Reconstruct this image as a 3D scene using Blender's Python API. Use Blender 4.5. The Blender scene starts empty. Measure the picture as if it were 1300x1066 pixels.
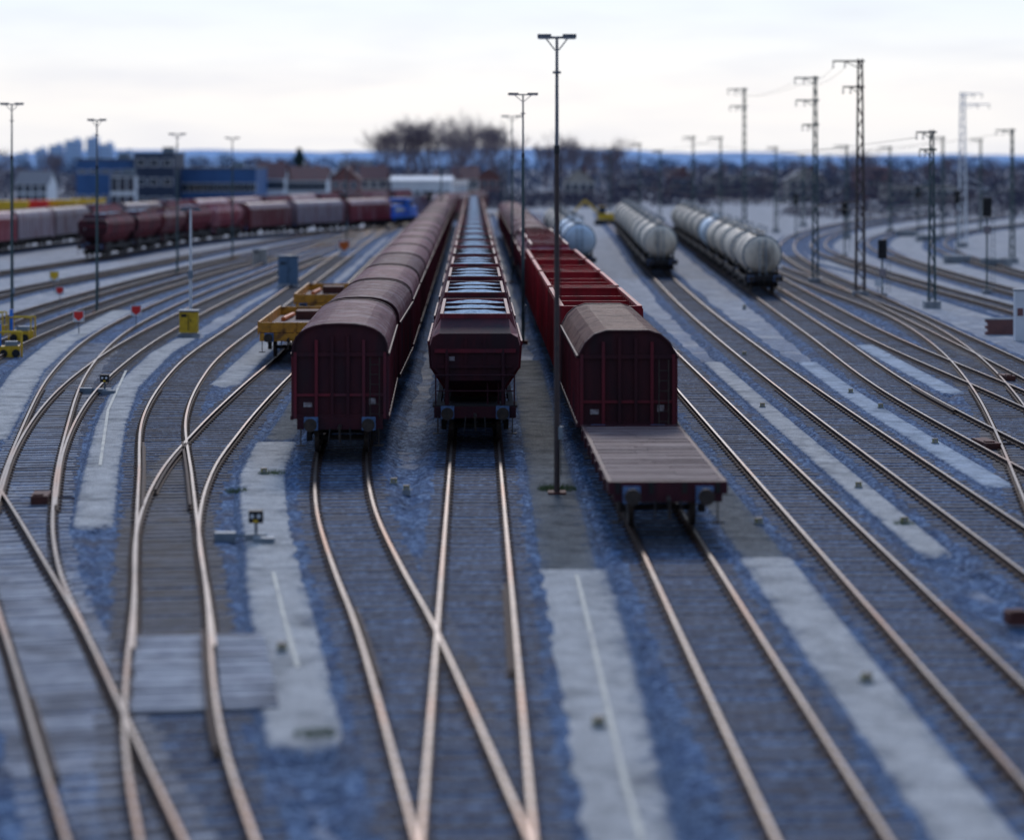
import bpy, math, random
from mathutils import Vector, Matrix
random.seed(7)
F=3000.0; CX=650.0; HY=205.0; H=9.0
sc=bpy.context.scene
# ---------------------------------------------------------------- survey helper
def G(px,py,z=0.0):
    d=F*(H-z)/(py-HY)
    return Vector(((px-CX)*d/F,d,z))
# ---------------------------------------------------------------- materials
def newmat(name):
    m=bpy.data.materials.new(name); m.use_nodes=True
    nt=m.node_tree; b=nt.nodes['Principled BSDF']; return m,nt,b
def c4(c): return (c[0],c[1],c[2],1)
def mat(name,c1,c2=None,scale=3,rough=.7,metal=0,bump=0,bscale=30,stretch=(1,1,1),rand=0,lo=.35,hi=.65,c3=None,s3=1.0,spec=.5):
    m,nt,b=newmat(name); N=nt.nodes; L=nt.links
    if c2 is None: c2=tuple(x*.75 for x in c1)
    tc=N.new('ShaderNodeTexCoord'); mp=N.new('ShaderNodeMapping'); mp.inputs['Scale'].default_value=stretch
    L.new(tc.outputs['Object'],mp.inputs['Vector'])
    n=N.new('ShaderNodeTexNoise'); n.inputs['Scale'].default_value=scale; n.inputs['Detail'].default_value=4; n.inputs['Roughness'].default_value=.65
    vec=mp.outputs[0]
    if rand:
        oi=N.new('ShaderNodeObjectInfo'); va=N.new('ShaderNodeVectorMath'); va.operation='ADD'
        mu=N.new('ShaderNodeMath'); mu.operation='MULTIPLY'; mu.inputs[1].default_value=77
        L.new(oi.outputs['Random'],mu.inputs[0]); L.new(mp.outputs[0],va.inputs[0]); L.new(mu.outputs[0],va.inputs[1]); vec=va.outputs[0]
    L.new(vec,n.inputs['Vector'])
    r=N.new('ShaderNodeValToRGB'); r.color_ramp.elements[0].position=lo; r.color_ramp.elements[1].position=hi
    r.color_ramp.elements[0].color=c4(c1); r.color_ramp.elements[1].color=c4(c2)
    L.new(n.outputs['Fac'],r.inputs[0]); col=r.outputs[0]
    if c3:
        n3=N.new('ShaderNodeTexNoise'); n3.inputs['Scale'].default_value=s3; n3.inputs['Detail'].default_value=4
        L.new(vec,n3.inputs['Vector'])
        r3=N.new('ShaderNodeValToRGB'); r3.color_ramp.elements[0].position=.5; r3.color_ramp.elements[1].position=.66
        L.new(n3.outputs['Fac'],r3.inputs[0])
        mx=N.new('ShaderNodeMixRGB'); L.new(r3.outputs[0],mx.inputs[0]); L.new(col,mx.inputs[1]); mx.inputs[2].default_value=c4(c3); col=mx.outputs[0]
    if rand:
        mr=N.new('ShaderNodeMapRange'); mr.inputs['To Min'].default_value=1-rand; mr.inputs['To Max'].default_value=1+rand
        L.new(oi.outputs['Random'],mr.inputs['Value'])
        hs=N.new('ShaderNodeHueSaturation'); L.new(mr.outputs[0],hs.inputs['Value']); L.new(col,hs.inputs['Color']); col=hs.outputs[0]
    L.new(col,b.inputs['Base Color']); b.inputs['Roughness'].default_value=rough; b.inputs['Metallic'].default_value=metal
    b.inputs['Specular IOR Level'].default_value=spec
    if bump:
        nb=N.new('ShaderNodeTexNoise'); nb.inputs['Scale'].default_value=bscale; nb.inputs['Detail'].default_value=2
        L.new(tc.outputs['Object'],nb.inputs['Vector'])
        bp=N.new('ShaderNodeBump'); bp.inputs['Strength'].default_value=bump; bp.inputs['Distance'].default_value=.03
        L.new(nb.outputs['Fac'],bp.inputs['Height']); L.new(bp.outputs[0],b.inputs['Normal'])
    return m
def ramp(N,cols):
    r=N.new('ShaderNodeValToRGB'); els=r.color_ramp.elements
    els[0].color=c4(cols[0]); els[1].color=c4(cols[-1])
    for i,c in enumerate(cols[1:-1]):
        e=els.new((i+1)/(len(cols)-1)); e.color=c4(c)
    return r
def gravel(name,cols,scale=16,tint=None,tscale=.25,far=None,tlo=.5,thi=.65,mot=(.6,1.4),mscale=1.3,edge=None):
    m,nt,b=newmat(name); N=nt.nodes; L=nt.links
    tc=N.new('ShaderNodeTexCoord')
    v=N.new('ShaderNodeTexVoronoi'); v.inputs['Scale'].default_value=scale; L.new(tc.outputs['Object'],v.inputs['Vector'])
    sp=N.new('ShaderNodeSeparateColor'); L.new(v.outputs['Color'],sp.inputs[0])
    r=ramp(N,cols); L.new(sp.outputs[0],r.inputs[0]); col=r.outputs[0]
    n2=N.new('ShaderNodeTexNoise'); n2.inputs['Scale'].default_value=mscale; n2.inputs['Detail'].default_value=5; n2.inputs['Roughness'].default_value=.75
    L.new(tc.outputs['Object'],n2.inputs['Vector'])
    mr=N.new('ShaderNodeMapRange'); mr.inputs['From Min'].default_value=.3; mr.inputs['From Max'].default_value=.7; mr.inputs['To Min'].default_value=mot[0]; mr.inputs['To Max'].default_value=mot[1]
    L.new(n2.outputs['Fac'],mr.inputs['Value'])
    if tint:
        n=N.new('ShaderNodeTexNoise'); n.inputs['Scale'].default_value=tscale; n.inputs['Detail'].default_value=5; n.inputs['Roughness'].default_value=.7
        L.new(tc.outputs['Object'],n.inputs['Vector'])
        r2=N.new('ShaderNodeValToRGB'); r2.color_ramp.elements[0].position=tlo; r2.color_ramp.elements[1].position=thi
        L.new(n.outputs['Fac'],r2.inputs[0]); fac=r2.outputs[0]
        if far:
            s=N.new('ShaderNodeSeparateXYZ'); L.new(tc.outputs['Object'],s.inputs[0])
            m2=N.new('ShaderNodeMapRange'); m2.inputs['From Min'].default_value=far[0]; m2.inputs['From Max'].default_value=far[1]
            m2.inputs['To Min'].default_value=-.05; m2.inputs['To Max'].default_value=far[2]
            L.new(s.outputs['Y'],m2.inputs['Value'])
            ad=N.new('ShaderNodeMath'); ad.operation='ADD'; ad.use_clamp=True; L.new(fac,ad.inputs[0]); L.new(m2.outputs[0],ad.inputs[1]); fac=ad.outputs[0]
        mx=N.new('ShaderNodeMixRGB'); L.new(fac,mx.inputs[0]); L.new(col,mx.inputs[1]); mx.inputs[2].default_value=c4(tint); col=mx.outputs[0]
    if edge:
        at=N.new('ShaderNodeAttribute'); at.attribute_name='edge'
        n4=N.new('ShaderNodeTexNoise'); n4.inputs['Scale'].default_value=2.6; n4.inputs['Detail'].default_value=6; n4.inputs['Roughness'].default_value=.75
        L.new(tc.outputs['Object'],n4.inputs['Vector'])
        ad=N.new('ShaderNodeMath'); ad.operation='ADD'; L.new(at.outputs['Fac'],ad.inputs[0]); L.new(n4.outputs['Fac'],ad.inputs[1])
        mq=N.new('ShaderNodeMapRange'); mq.inputs['From Min'].default_value=.82; mq.inputs['From Max'].default_value=1.12; L.new(ad.outputs[0],mq.inputs['Value'])
        re=ramp(N,edge); L.new(sp.outputs[1],re.inputs[0])
        mx=N.new('ShaderNodeMixRGB'); L.new(mq.outputs[0],mx.inputs[0]); L.new(re.outputs[0],mx.inputs[1]); L.new(col,mx.inputs[2]); col=mx.outputs[0]
    hs=N.new('ShaderNodeHueSaturation'); L.new(mr.outputs[0],hs.inputs['Value']); L.new(col,hs.inputs['Color']); col=hs.outputs[0]
    L.new(col,b.inputs['Base Color']); b.inputs['Roughness'].default_value=.95; b.inputs['Specular IOR Level'].default_value=.15
    bp=N.new('ShaderNodeBump'); bp.inputs['Strength'].default_value=1; bp.inputs['Distance'].default_value=.05; bp.invert=True
    L.new(v.outputs['Distance'],bp.inputs['Height']); L.new(bp.outputs[0],b.inputs['Normal'])
    return m
M={}
BC=[(.014,.032,.080),(.045,.090,.19),(.20,.30,.45)]
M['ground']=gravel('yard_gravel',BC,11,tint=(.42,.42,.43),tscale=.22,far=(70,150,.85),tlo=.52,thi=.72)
M['ballast']=gravel('ballast_stone',BC,11,tint=(.08,.07,.075),tscale=.5,tlo=.5,thi=.75)
M['path']=gravel('fine_grey_path',[(.44,.445,.45),(.54,.54,.53),(.62,.61,.59)],22,tint=(.26,.265,.27),tscale=.8,tlo=.5,thi=.72,mot=(.75,1.25),edge=BC)
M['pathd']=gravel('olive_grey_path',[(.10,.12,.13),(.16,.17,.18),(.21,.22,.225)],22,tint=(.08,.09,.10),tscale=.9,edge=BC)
M['pathb']=gravel('worn_slab_path',[(.38,.44,.52),(.44,.50,.58),(.50,.56,.62)],16,tint=(.20,.24,.29),tscale=.7,tlo=.48,thi=.7,mot=(.75,1.25),edge=BC)
M['slab']=mat('concrete_slab',(.42,.44,.46),(.30,.33,.36),2,.85,bump=.2,c3=(.22,.24,.26),s3=.8)
M['line']=mat('cable_duct_concrete',(.62,.60,.50),(.46,.46,.42),5,.8,c3=(.36,.36,.34),s3=.9)
M['sleeper']=mat('sleeper_wood',(.026,.030,.042),(.075,.08,.105),2.2,.85,bump=.3,c3=(.035,.028,.030),s3=.8)
M['sleeperc']=mat('sleeper_concrete',(.34,.37,.42),(.18,.205,.26),1.8,.85,bump=.2,c3=(.10,.115,.15),s3=.6)
M['railside']=mat('rail_rust',(.075,.034,.020),(.035,.02,.016),3,.85)
M['railtop']=mat('rail_head_steel',(.165,.135,.12),(.10,.08,.072),.9,.42,.7,c3=(.17,.085,.05),s3=.12)
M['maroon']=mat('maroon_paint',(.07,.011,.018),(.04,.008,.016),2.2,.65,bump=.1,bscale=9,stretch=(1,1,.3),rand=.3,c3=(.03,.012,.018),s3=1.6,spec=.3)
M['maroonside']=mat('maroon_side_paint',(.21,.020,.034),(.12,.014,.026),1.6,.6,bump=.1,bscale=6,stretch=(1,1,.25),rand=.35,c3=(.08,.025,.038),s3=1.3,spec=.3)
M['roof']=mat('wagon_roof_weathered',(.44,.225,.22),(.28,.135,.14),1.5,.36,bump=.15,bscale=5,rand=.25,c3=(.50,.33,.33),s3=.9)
M['rooftan']=mat('wagon_roof_brown',(.46,.26,.19),(.31,.17,.13),2,.5,bump=.2,bscale=6,c3=(.18,.075,.06),s3=1.2,rand=.1)
M['red']=mat('red_open_wagon_paint',(.44,.016,.028),(.27,.012,.022),1.8,.6,bump=.1,stretch=(1,1,.3),rand=.25,c3=(.14,.02,.024),s3=1.3,spec=.3)
M['redcar']=mat('red_van_paint',(.28,.026,.045),(.18,.018,.03),1.2,.5,stretch=(1,1,.3),rand=.4,c3=(.30,.12,.14),s3=.7)
M['greyvan']=mat('grey_pink_van_paint',(.30,.24,.27),(.22,.17,.19),1.2,.5,stretch=(1,1,.3),rand=.3,c3=(.15,.06,.07),s3=.7)
M['under']=mat('underframe_black',(.012,.011,.013),(.03,.022,.02),5,.8)
M['wheel']=mat('wheel_steel',(.03,.025,.023),(.07,.05,.04),6,.6,.3)
M['buffer']=mat('buffer_blue_grey',(.14,.25,.48),(.07,.13,.25),8,.55)
M['white']=mat('white_stencil',(.42,.40,.42),(.15,.1,.11),9,.7)
M['plank']=mat('deck_plank',(.18,.11,.105),(.075,.045,.05),3.5,.8,bump=.4,bscale=12,stretch=(.5,6,1),c3=(.25,.19,.185),s3=1.5)
M['load']=gravel('wagon_load_gravel',[(.24,.34,.44),(.36,.48,.60),(.50,.62,.72)],9)
M['yellow']=mat('yellow_paint',(.76,.33,.02),(.52,.22,.02),3,.5,c3=(.25,.10,.02),s3=2.2)
M['byellow']=mat('bright_yellow_paint',(.85,.55,.02),(.65,.38,.02),4,.5)
M['dyellow']=mat('dull_yellow_plastic',(.42,.38,.12),(.3,.28,.12),4,.5)
M['orange']=mat('orange_paint',(.8,.17,.02),(.6,.12,.02),4,.5)
M['signred']=mat('sign_red',(.85,.03,.025),(.75,.03,.03),4,.5)
M['blue']=mat('blue_paint',(.03,.26,.9),(.02,.18,.7),4,.45)
M['tank']=mat('tank_beige_paint',(.78,.67,.52),(.58,.50,.40),1.3,.6,stretch=(1,1,.3),rand=.18,c3=(.28,.24,.20),s3=1.1)
M['tankw']=mat('tank_blue_white',(.70,.81,.90),(.52,.65,.77),1.3,.5,rand=.1)
M['pole']=mat('pole_dark_paint',(.04,.028,.032),(.07,.045,.04),8,.6)
M['poleg']=mat('galvanised_steel',(.16,.18,.22),(.10,.12,.15),8,.5,.2)
M['green']=mat('mast_green_paint',(.04,.085,.09),(.055,.095,.105),8,.6)
M['grey']=mat('cabinet_grey',(.25,.30,.35),(.17,.21,.25),4,.6)
M['cabblue']=mat('cabinet_blue_grey',(.12,.21,.32),(.09,.16,.25),4,.6)
M['dark']=mat('dark_plastic',(.012,.013,.016),None,4,.6)
M['rustplate']=mat('rust_plate',(.13,.035,.025),(.07,.025,.02),3,.8)
M['glass']=mat('window_glass',(.03,.045,.07),(.05,.07,.10),.3,.15)
M['wallblue']=mat('blue_cladding',(.04,.13,.33),(.03,.10,.26),.4,.6)
M['walldark']=mat('dark_blue_cladding',(.018,.033,.075),(.025,.043,.09),.4,.6)
M['wallwhite']=mat('white_render',(.80,.82,.84),(.68,.71,.75),.5,.8)
M['wallcream']=mat('cream_render',(.48,.44,.38),(.38,.35,.33),.5,.8)
M['brick']=mat('brick_wall_red',(.24,.11,.10),(.18,.085,.085),2,.9)
M['tileroof']=mat('clay_tile_roof',(.16,.065,.07),(.10,.055,.065),1,.85)
M['greyroof']=mat('grey_roof',(.15,.18,.22),(.11,.13,.17),1,.8)
M['bark']=mat('winter_bark',(.16,.13,.155),(.22,.18,.205),2,.95)
M['wood1']=mat('winter_wood_haze_blue',(.04,.08,.17),(.08,.105,.18),.08,.95)  # far woods: bluish haze of distance mixed into the base colour
M['wood2']=mat('winter_scrub',(.10,.075,.10),(.04,.06,.11),.1,.95)
M['evergreen']=mat('evergreen_foliage',(.02,.05,.05),(.03,.065,.055),.6,.9)
M['grassm']=mat('grass_blades',(.07,.13,.04),(.12,.15,.06),5,.8)
M['hill']=mat('distant_haze_blue',(.16,.34,.62),(.20,.38,.66),.004,1)  # aerial haze painted as blue base colour; no volume in the scene
M['city']=mat('concrete_haze_blue',(.55,.70,.90),(.48,.62,.82),.01,.9)  # pale blue stands in for haze over the far blocks
M['cable']=mat('wire_dark',(.03,.035,.045),None,4,.5)
# ---------------------------------------------------------------- mesh builder
class MB:
    def __init__(s): s.v=[]; s.f=[]; s.m=[]; s.mats=[]
    def mi(s,k):
        if k not in s.mats: s.mats.append(k)
        return s.mats.index(k)
    def poly(s,pts,k):
        b=len(s.v); s.v+=[tuple(p) for p in pts]; s.f.append(tuple(range(b,b+len(pts)))); s.m.append(s.mi(k))
    def box(s,c,d,k,rz=0,top=None):
        cx,cy,cz=c; hx,hy,hz=d[0]/2,d[1]/2,d[2]/2
        b=len(s.v); ca,sa=math.cos(rz),math.sin(rz)
        for z in (-hz,hz):
            for x,y in ((-hx,-hy),(hx,-hy),(hx,hy),(-hx,hy)):
                s.v.append((cx+x*ca-y*sa,cy+x*sa+y*ca,cz+z))
        fs=[(0,3,2,1),(4,5,6,7),(0,1,5,4),(1,2,6,5),(2,3,7,6),(3,0,4,7)]
        for i,q in enumerate(fs):
            s.f.append(tuple(b+j for j in q)); s.m.append(s.mi(top if (i==1 and top) else k))
    def tube(s,p0,p1,r0,r1,k,n=8,caps=True):
        p0=Vector(p0);p1=Vector(p1);a=(p1-p0)
        if a.length<1e-6: return
        a.normalize(); u=a.orthogonal().normalized(); w=a.cross(u); b=len(s.v)
        for p,r in ((p0,r0),(p1,r1)):
            for i in range(n):
                t=2*math.pi*i/n; s.v.append(tuple(p+u*(r*math.cos(t))+w*(r*math.sin(t))))
        for i in range(n):
            j=(i+1)%n; s.f.append((b+i,b+j,b+n+j,b+n+i)); s.m.append(s.mi(k))
        if caps:
            s.f.append(tuple(b+n-1-i for i in range(n))); s.m.append(s.mi(k))
            s.f.append(tuple(b+n+i for i in range(n))); s.m.append(s.mi(k))
    def loft(s,secs,keyf,capk=None):
        b=len(s.v); n=len(secs[0])
        for q in secs: s.v+=[tuple(p) for p in q]
        for a in range(len(secs)-1):
            for i in range(n):
                j=(i+1)%n
                s.f.append((b+a*n+i,b+(a+1)*n+i,b+(a+1)*n+j,b+a*n+j)); s.m.append(s.mi(keyf(i)))
        if capk:
            s.f.append(tuple(b+i for i in range(n))); s.m.append(s.mi(capk))
            e=b+(len(secs)-1)*n; s.f.append(tuple(e+n-1-i for i in range(n))); s.m.append(s.mi(capk))
    def mesh(s,name):
        me=bpy.data.meshes.new(name); me.from_pydata(s.v,[],s.f)
        for k in s.mats: me.materials.append(M[k])
        me.polygons.foreach_set('material_index',s.m); me.update(); return me
def add(name,me,loc=(0,0,0),rz=0,parent=None,scale=1):
    o=bpy.data.objects.new(name,me); sc.collection.objects.link(o); o.location=loc; o.rotation_euler=(0,0,rz)
    if scale!=1: o.scale=(scale,)*3
    if parent: o.parent=parent
    return o
# ---------------------------------------------------------------- ground
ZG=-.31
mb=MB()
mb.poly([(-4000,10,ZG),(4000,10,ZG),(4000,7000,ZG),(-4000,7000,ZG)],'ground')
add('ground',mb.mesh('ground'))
# ---------------------------------------------------------------- tracks
class Track:
    def __init__(s,pts=None,line=None):
        if line: 
            vp,x0=line; s.fn=lambda d:(vp-650)/F*d+x0
        else:
            w=sorted([tuple(G(*p)[:2])[::-1] for p in pts])
            s.w=w; n=len(w); t=[]
            for i in range(n):
                if i==0: t.append((w[1][1]-w[0][1])/(w[1][0]-w[0][0]))
                elif i==n-1: t.append((w[-1][1]-w[-2][1])/(w[-1][0]-w[-2][0]))
                else:
                    h0=w[i][0]-w[i-1][0];h1=w[i+1][0]-w[i][0]
                    s0=(w[i][1]-w[i-1][1])/h0; s1=(w[i+1][1]-w[i][1])/h1
                    t.append((s0*h1+s1*h0)/(h0+h1))
            s.t=t; s.fn=s.herm
    def herm(s,d):
        w=s.w
        if d<=w[0][0]: return w[0][1]+s.t[0]*(d-w[0][0])
        if d>=w[-1][0]: return w[-1][1]+s.t[-1]*(d-w[-1][0])
        for i in range(len(w)-1):
            if d<=w[i+1][0]: break
        h=w[i+1][0]-w[i][0]; u=(d-w[i][0])/h
        return ((2*u**3-3*u**2+1)*w[i][1]+(u**3-2*u**2+u)*h*s.t[i]+(-2*u**3+3*u**2)*w[i+1][1]+(u**3-u**2)*h*s.t[i+1])
    def pos(s,d,off=0,z=0):
        x=s.fn(d); sl=(s.fn(d+.5)-s.fn(d-.5)); l=math.hypot(1,sl)
        return Vector((x+off/l,d-off*sl/l,z))
    def head(s,d):
        return -math.atan(s.fn(d+.5)-s.fn(d-.5))
RP=[(.036,0),(.036,-.04),(.012,-.05),(.012,-.12),(.07,-.135),(.07,-.16),(-.07,-.16),(-.07,-.135),(-.012,-.12),(-.012,-.05),(-.036,-.04),(-.036,0)]
def steps(d0,d1):
    o=[];d=d0
    while d<d1: o.append(d); d+=1.2 if d<90 else (2.5 if d<180 else 6)
    o.append(d1); return o
tcount=0
def rail(mb,t,off,ds,zo):
    secs=[[ t.pos(d,off+x,z+zo) for x,z in RP] for d in ds]
    mb.loft(secs,lambda i:'railtop' if i==11 else 'railside','railside')
def build_track(t,d0=27,d1=400,sl='sleeper',sd0=None,sd1=230):
    global tcount; i=tcount; tcount+=1
    e=bpy.data.objects.new('railway_track',None); sc.collection.objects.link(e)
    ds=[];d=d0
    while d<d1: ds.append(d); d+=.5 if d<80 else (1.5 if d<150 else 6)
    ds.append(d1)
    zb=-.165-.004*i
    b=MB(); rr=random.Random(i); secs=[]
    for d in ds:
        j=rr.uniform(-.14,.14); k=rr.uniform(-.14,.14)
        secs.append([t.pos(d,-1.8+j,ZG-.01),t.pos(d,-1.45+j*.6,zb),t.pos(d,1.45+k*.6,zb),t.pos(d,1.8+k,ZG-.01)])
    n0=len(b.v)
    for q in secs: b.v+=[tuple(p) for p in q]
    for a in range(len(secs)-1):
        for c in range(3):
            b.f.append((n0+a*4+c,n0+a*4+c+1,n0+(a+1)*4+c+1,n0+(a+1)*4+c)); b.m.append(b.mi('ballast'))
    add('ballast_bed',b.mesh('ballast_bed'),parent=e)
    b=MB(); d=sd0 or d0; zt=-.150-.0035*i
    while d<min(d1,sd1):
        p=t.pos(d+rr.uniform(-.04,.04),rr.uniform(-.06,.06))
        b.box((p.x,p.y,zt-.05+rr.uniform(-.010,.003)),(rr.uniform(2.3,2.55),rr.uniform(.22,.28),.1),sl,rz=t.head(d)+rr.uniform(-.015,.015)); d+=.62
    add('sleepers',b.mesh('sleepers'),parent=e)
    ds=steps(d0,d1)
    b=MB(); rail(b,t,-.752,ds,-.0015*i); rail(b,t,.752,ds,-.0015*i)
    d=d0
    while d<min(d1,95):
        for off in (-.86,-.645,.645,.86):
            p=t.pos(d,off); b.box((p.x,p.y,zt+.012),(.09,.15,.05),'railside',rz=t.head(d))
        d+=.62
    add('rails',b.mesh('rails'),parent=e)
    return t
T={}
T['M']=build_track(Track(line=(601,.053)),d1=420)
T['L']=build_track(Track(pts=[(569,976),(531,870),(500,790),(467,720),(440,650),(434,580),(600-.444*275,480),(600-.444*195,400),(600-.444*115,320),(600-.444*75,280)]),d1=420)
T['R']=build_track(Track(pts=[(1009,976),(909,795),(852,690),(800,597),(740.6,480),(692,385),(659,320),(648,300),(637,275)]),d1=420)
T['A']=build_track(Track(pts=[(1350,976),(1083,700),(890,500),(793,400),(730,340),(698,300),(675,270)]),d1=420)
T['B']=build_track(Track(pts=[(1700,976),(1308,700),(1024,500),(900,405),(838,348),(795,300),(770,275)]),d0=33,d1=420)
T['C']=build_track(Track(pts=[(1854,877),(1580,720),(1300,578),(1154,500),(1045,425),(968,372),(870,305),(830,278)]),d0=40,d1=420)
T['D']=build_track(Track(pts=[(1533,605),(1300,505),(1125,430),(1030,380),(960,340),(905,305),(880,285)]),d0=60,d1=400)
T['I']=build_track(Track(pts=[(1330,620),(1300,560),(1265,500),(1215,445),(1150,403),(1060,368),(985,338)]),d0=60,d1=205)
T['E']=build_track(Track(pts=[(1420,530),(1300,468),(1200,420),(1100,372),(1030,340),(1000,318),(1010,300),(1060,285),(1130,275)]),d0=85,d1=400)
T['Fk']=build_track(Track(pts=[(1450,440),(1300,395),(1180,362),(1090,335),(1040,314),(1055,297),(1120,282),(1200,272)]),d0=110,d1=400)
T['Gk']=build_track(Track(pts=[(1450,410),(1300,372),(1200,345),(1130,322),(1110,306),(1150,291),(1230,280)]),d0=130,d1=400)
T['Hk']=build_track(Track(pts=[(1450,385),(1300,347),(1230,327),(1190,309),(1225,294),(1300,284)]),d0=150,d1=380)
T['P']=build_track(Track(pts=[(250,1060),(228,976),(216,745),(210,605),(209,528),(243,467),(322,405),(401,348),(455,309),(500,277)]),d1=400)
T['Q']=build_track(Track(pts=[(228,976),(218,760),(213,670),(238,595),(277,545),(333,487),(365,458),(417,400),(473,340),(520,290)]),d0=44,d1=400)
T['S']=build_track(Track(pts=[(125,976),(52,790),(17,720),(-30,630),(-90,540),(-150,480)]),d0=27,d1=105,sl='sleeperc')
T['Rl']=build_track(Track(pts=[(125,976),(58,800),(33,730),(27,680),(32,630),(57,540),(88,472),(135,425),(215,383),(320,343),(430,304),(480,283)]),d0=36,d1=390,sl='sleeperc',sd1=120)
T['T']=build_track(Track(pts=[(33,640),(50,570),(92,500),(150,450),(235,400),(320,360),(420,320),(480,296)]),d0=62,d1=390)
T['U']=build_track(Track(pts=[(-120,520),(-20,450),(100,398),(240,352),(400,311),(500,288)]),d0=80,d1=390)
T['V']=build_track(Track(pts=[(-120,460),(0,408),(150,362),(350,314),(510,284)]),d0=95,d1=390)
T['W']=build_track(Track(pts=[(-120,405),(0,372),(150,342),(350,304),(530,280)]),d0=115,d1=400)
T['X']=build_track(Track(pts=[(-140,365),(0,345),(115,328),(320,299),(500,287),(600,274),(680,265)]),d0=160,d1=440)
T['Y']=build_track(Track(pts=[(-140,335),(-20,321),(110,305),(200,296),(325,285),(480,272),(600,264)]),d0=200,d1=450)
mb=MB()
def chk(t,side,y0,y1):
    d0=27000/(y1-205); d1=27000/(y0-205); n=8
    ds=[d0+(d1-d0)*k/n for k in range(n+1)]
    secs=[[t.pos(d,side*(.752-.13)+x,z-.012) for x,z in RP] for d in ds]
    mb.loft(secs,lambda i:'railside','railside')
chk(T['M'],1,740,850); chk(T['L'],-1,770,860); chk(T['P'],1,560,640); chk(T['P'],-1,560,640); chk(T['S'],-1,880,976);chk(T['P'],1,800,950)
chk(T['Q'],-1,560,620); chk(T['C'],1,490,520)
add('check_rails',mb.mesh('check_rails'))
# ---------------------------------------------------------------- paths (edges slope down and break up into the ballast)
def ribbon(name,pts,hw,z,k,jit=.05,step=.4):
    P=[Vector((p[0],p[1],z)) for p in pts]; out=[]
    if pts[-1][1]>130: step=1.0
    for a,b in zip(P[:-1],P[1:]):
        n=max(1,int((b-a).length/step))
        for i in range(n): out.append(a.lerp(b,i/n))
    out.append(P[-1]); no=len(out)
    soft=jit>.01
    cols=[(-1.7,0,1),(-1.25,.12,.25),(-.95,.55,0),(0,.85,0),(.95,.55,0),(1.25,.12,.25),(1.7,0,1)] if soft else [(-1,1,0),(1,1,0)]
    V=[];E=[];Fc=[];nc=len(cols); zl=ZG-.02
    for i,p in enumerate(out):
        q=out[min(i+3,no-1)]-out[max(i-3,0)]; q.normalize(); nrm=Vector((q.y,-q.x,0))
        en=min(1,min(i,no-1-i)*step/1.0) if soft else 1
        dz=max(0,1-min(i,no-1-i)*step/.8) if soft else 0
        for c,e,dr in cols:
            w=p+nrm*(hw*c); f=max(dr,dz); V.append((w.x,w.y,z*(1-f)+zl*f)); E.append(e*en)
    for i in range(no-1):
        for c in range(nc-1): Fc.append((i*nc+c,i*nc+c+1,(i+1)*nc+c+1,(i+1)*nc+c))
    me=bpy.data.meshes.new(name); me.from_pydata(V,[],Fc); me.materials.append(M[k])
    at=me.attributes.new('edge','FLOAT','POINT'); at.data.foreach_set('value',E); me.update()
    return add(name,me)
def gp(l,z=-.15): return [G(x,y,z) for x,y in l]
ZP=-.172
ribbon('gravel_path',gp([(392,958),(372,840),(350,740),(345,690),(335,640),(333,600),(352,556)]),.60,ZP,'path')
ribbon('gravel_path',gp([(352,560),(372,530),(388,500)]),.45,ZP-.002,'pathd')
ribbon('gravel_path',[((1.35 if d<45 else 1.35-(d-45)*.012),d) for d in (27,32,38,44,49,54)],.82,ZP,'path')
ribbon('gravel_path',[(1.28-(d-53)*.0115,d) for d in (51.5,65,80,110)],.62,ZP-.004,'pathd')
ribbon('gravel_path',[(T['A'].fn(d)*.5+T['R'].fn(d)*.5+.05,d) for d in (27,35,45,55.6)],.58,ZP,'path')
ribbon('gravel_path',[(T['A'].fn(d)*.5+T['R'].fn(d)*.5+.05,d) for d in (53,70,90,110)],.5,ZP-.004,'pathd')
ribbon('gravel_path',[(T['A'].fn(d)*.5+T['B'].fn(d)*.5,d) for d in (54.6,70,82,100,109)],.38,ZP,'path')
ribbon('gravel_path',[(T['B'].fn(d)*.5+T['C'].fn(d)*.5,d) for d in (66,75,85,95,109)],.42,ZP,'pathb')
ribbon('gravel_path',[(T['C'].fn(d)*.5+T['D'].fn(d)*.5+.1,d) for d in (93,105,119)],.45,ZP,'pathb')
ribbon('gravel_path',gp([(117,672),(128,600),(140,540),(160,490),(205,447),(240,427)]),.48,ZP,'path')
ribbon('gravel_path',gp([(-20,560),(35,470),(80,432),(160,392)]),.65,ZP-.004,'path')
ribbon('gravel_path',gp([(282,490),(345,430),(400,385)]),.55,ZP-.002,'path')
ribbon('gravel_path',gp([(1010,345),(1100,385),(1200,425),(1300,470)]),.9,ZP-.03,'path')
ribbon('gravel_path',gp([(1040,330),(1130,352),(1300,402)]),.9,ZP-.03,'path')
ribbon('cable_duct',gp([(347,725),(360,780),(378,845)]),.045,ZP+.015,'line',.002)
ribbon('cable_duct',gp([(732,728),(752,810),(792,985),(815,1066)]),.045,ZP+.015,'line',.002)
ribbon('cable_duct',gp([(127,590),(137,520),(160,470)]),.05,ZP+.015,'line',.002)
mb=MB(); t=T['P']
for d in [39.6+.48*i for i in range(13)]:
    for off,w in ((0,1.3),(1.35,.95)):
        p=t.pos(d,off+random.uniform(-.03,.03)); mb.box((p.x,p.y,-.155+random.uniform(-.02,0)),(w*random.uniform(.95,1.02),random.uniform(.34,.44),.08),'sleeperc',rz=t.head(d)+random.uniform(-.015,.015))
add('level_crossing_panels',mb.mesh('level_crossing_panels'))
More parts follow.
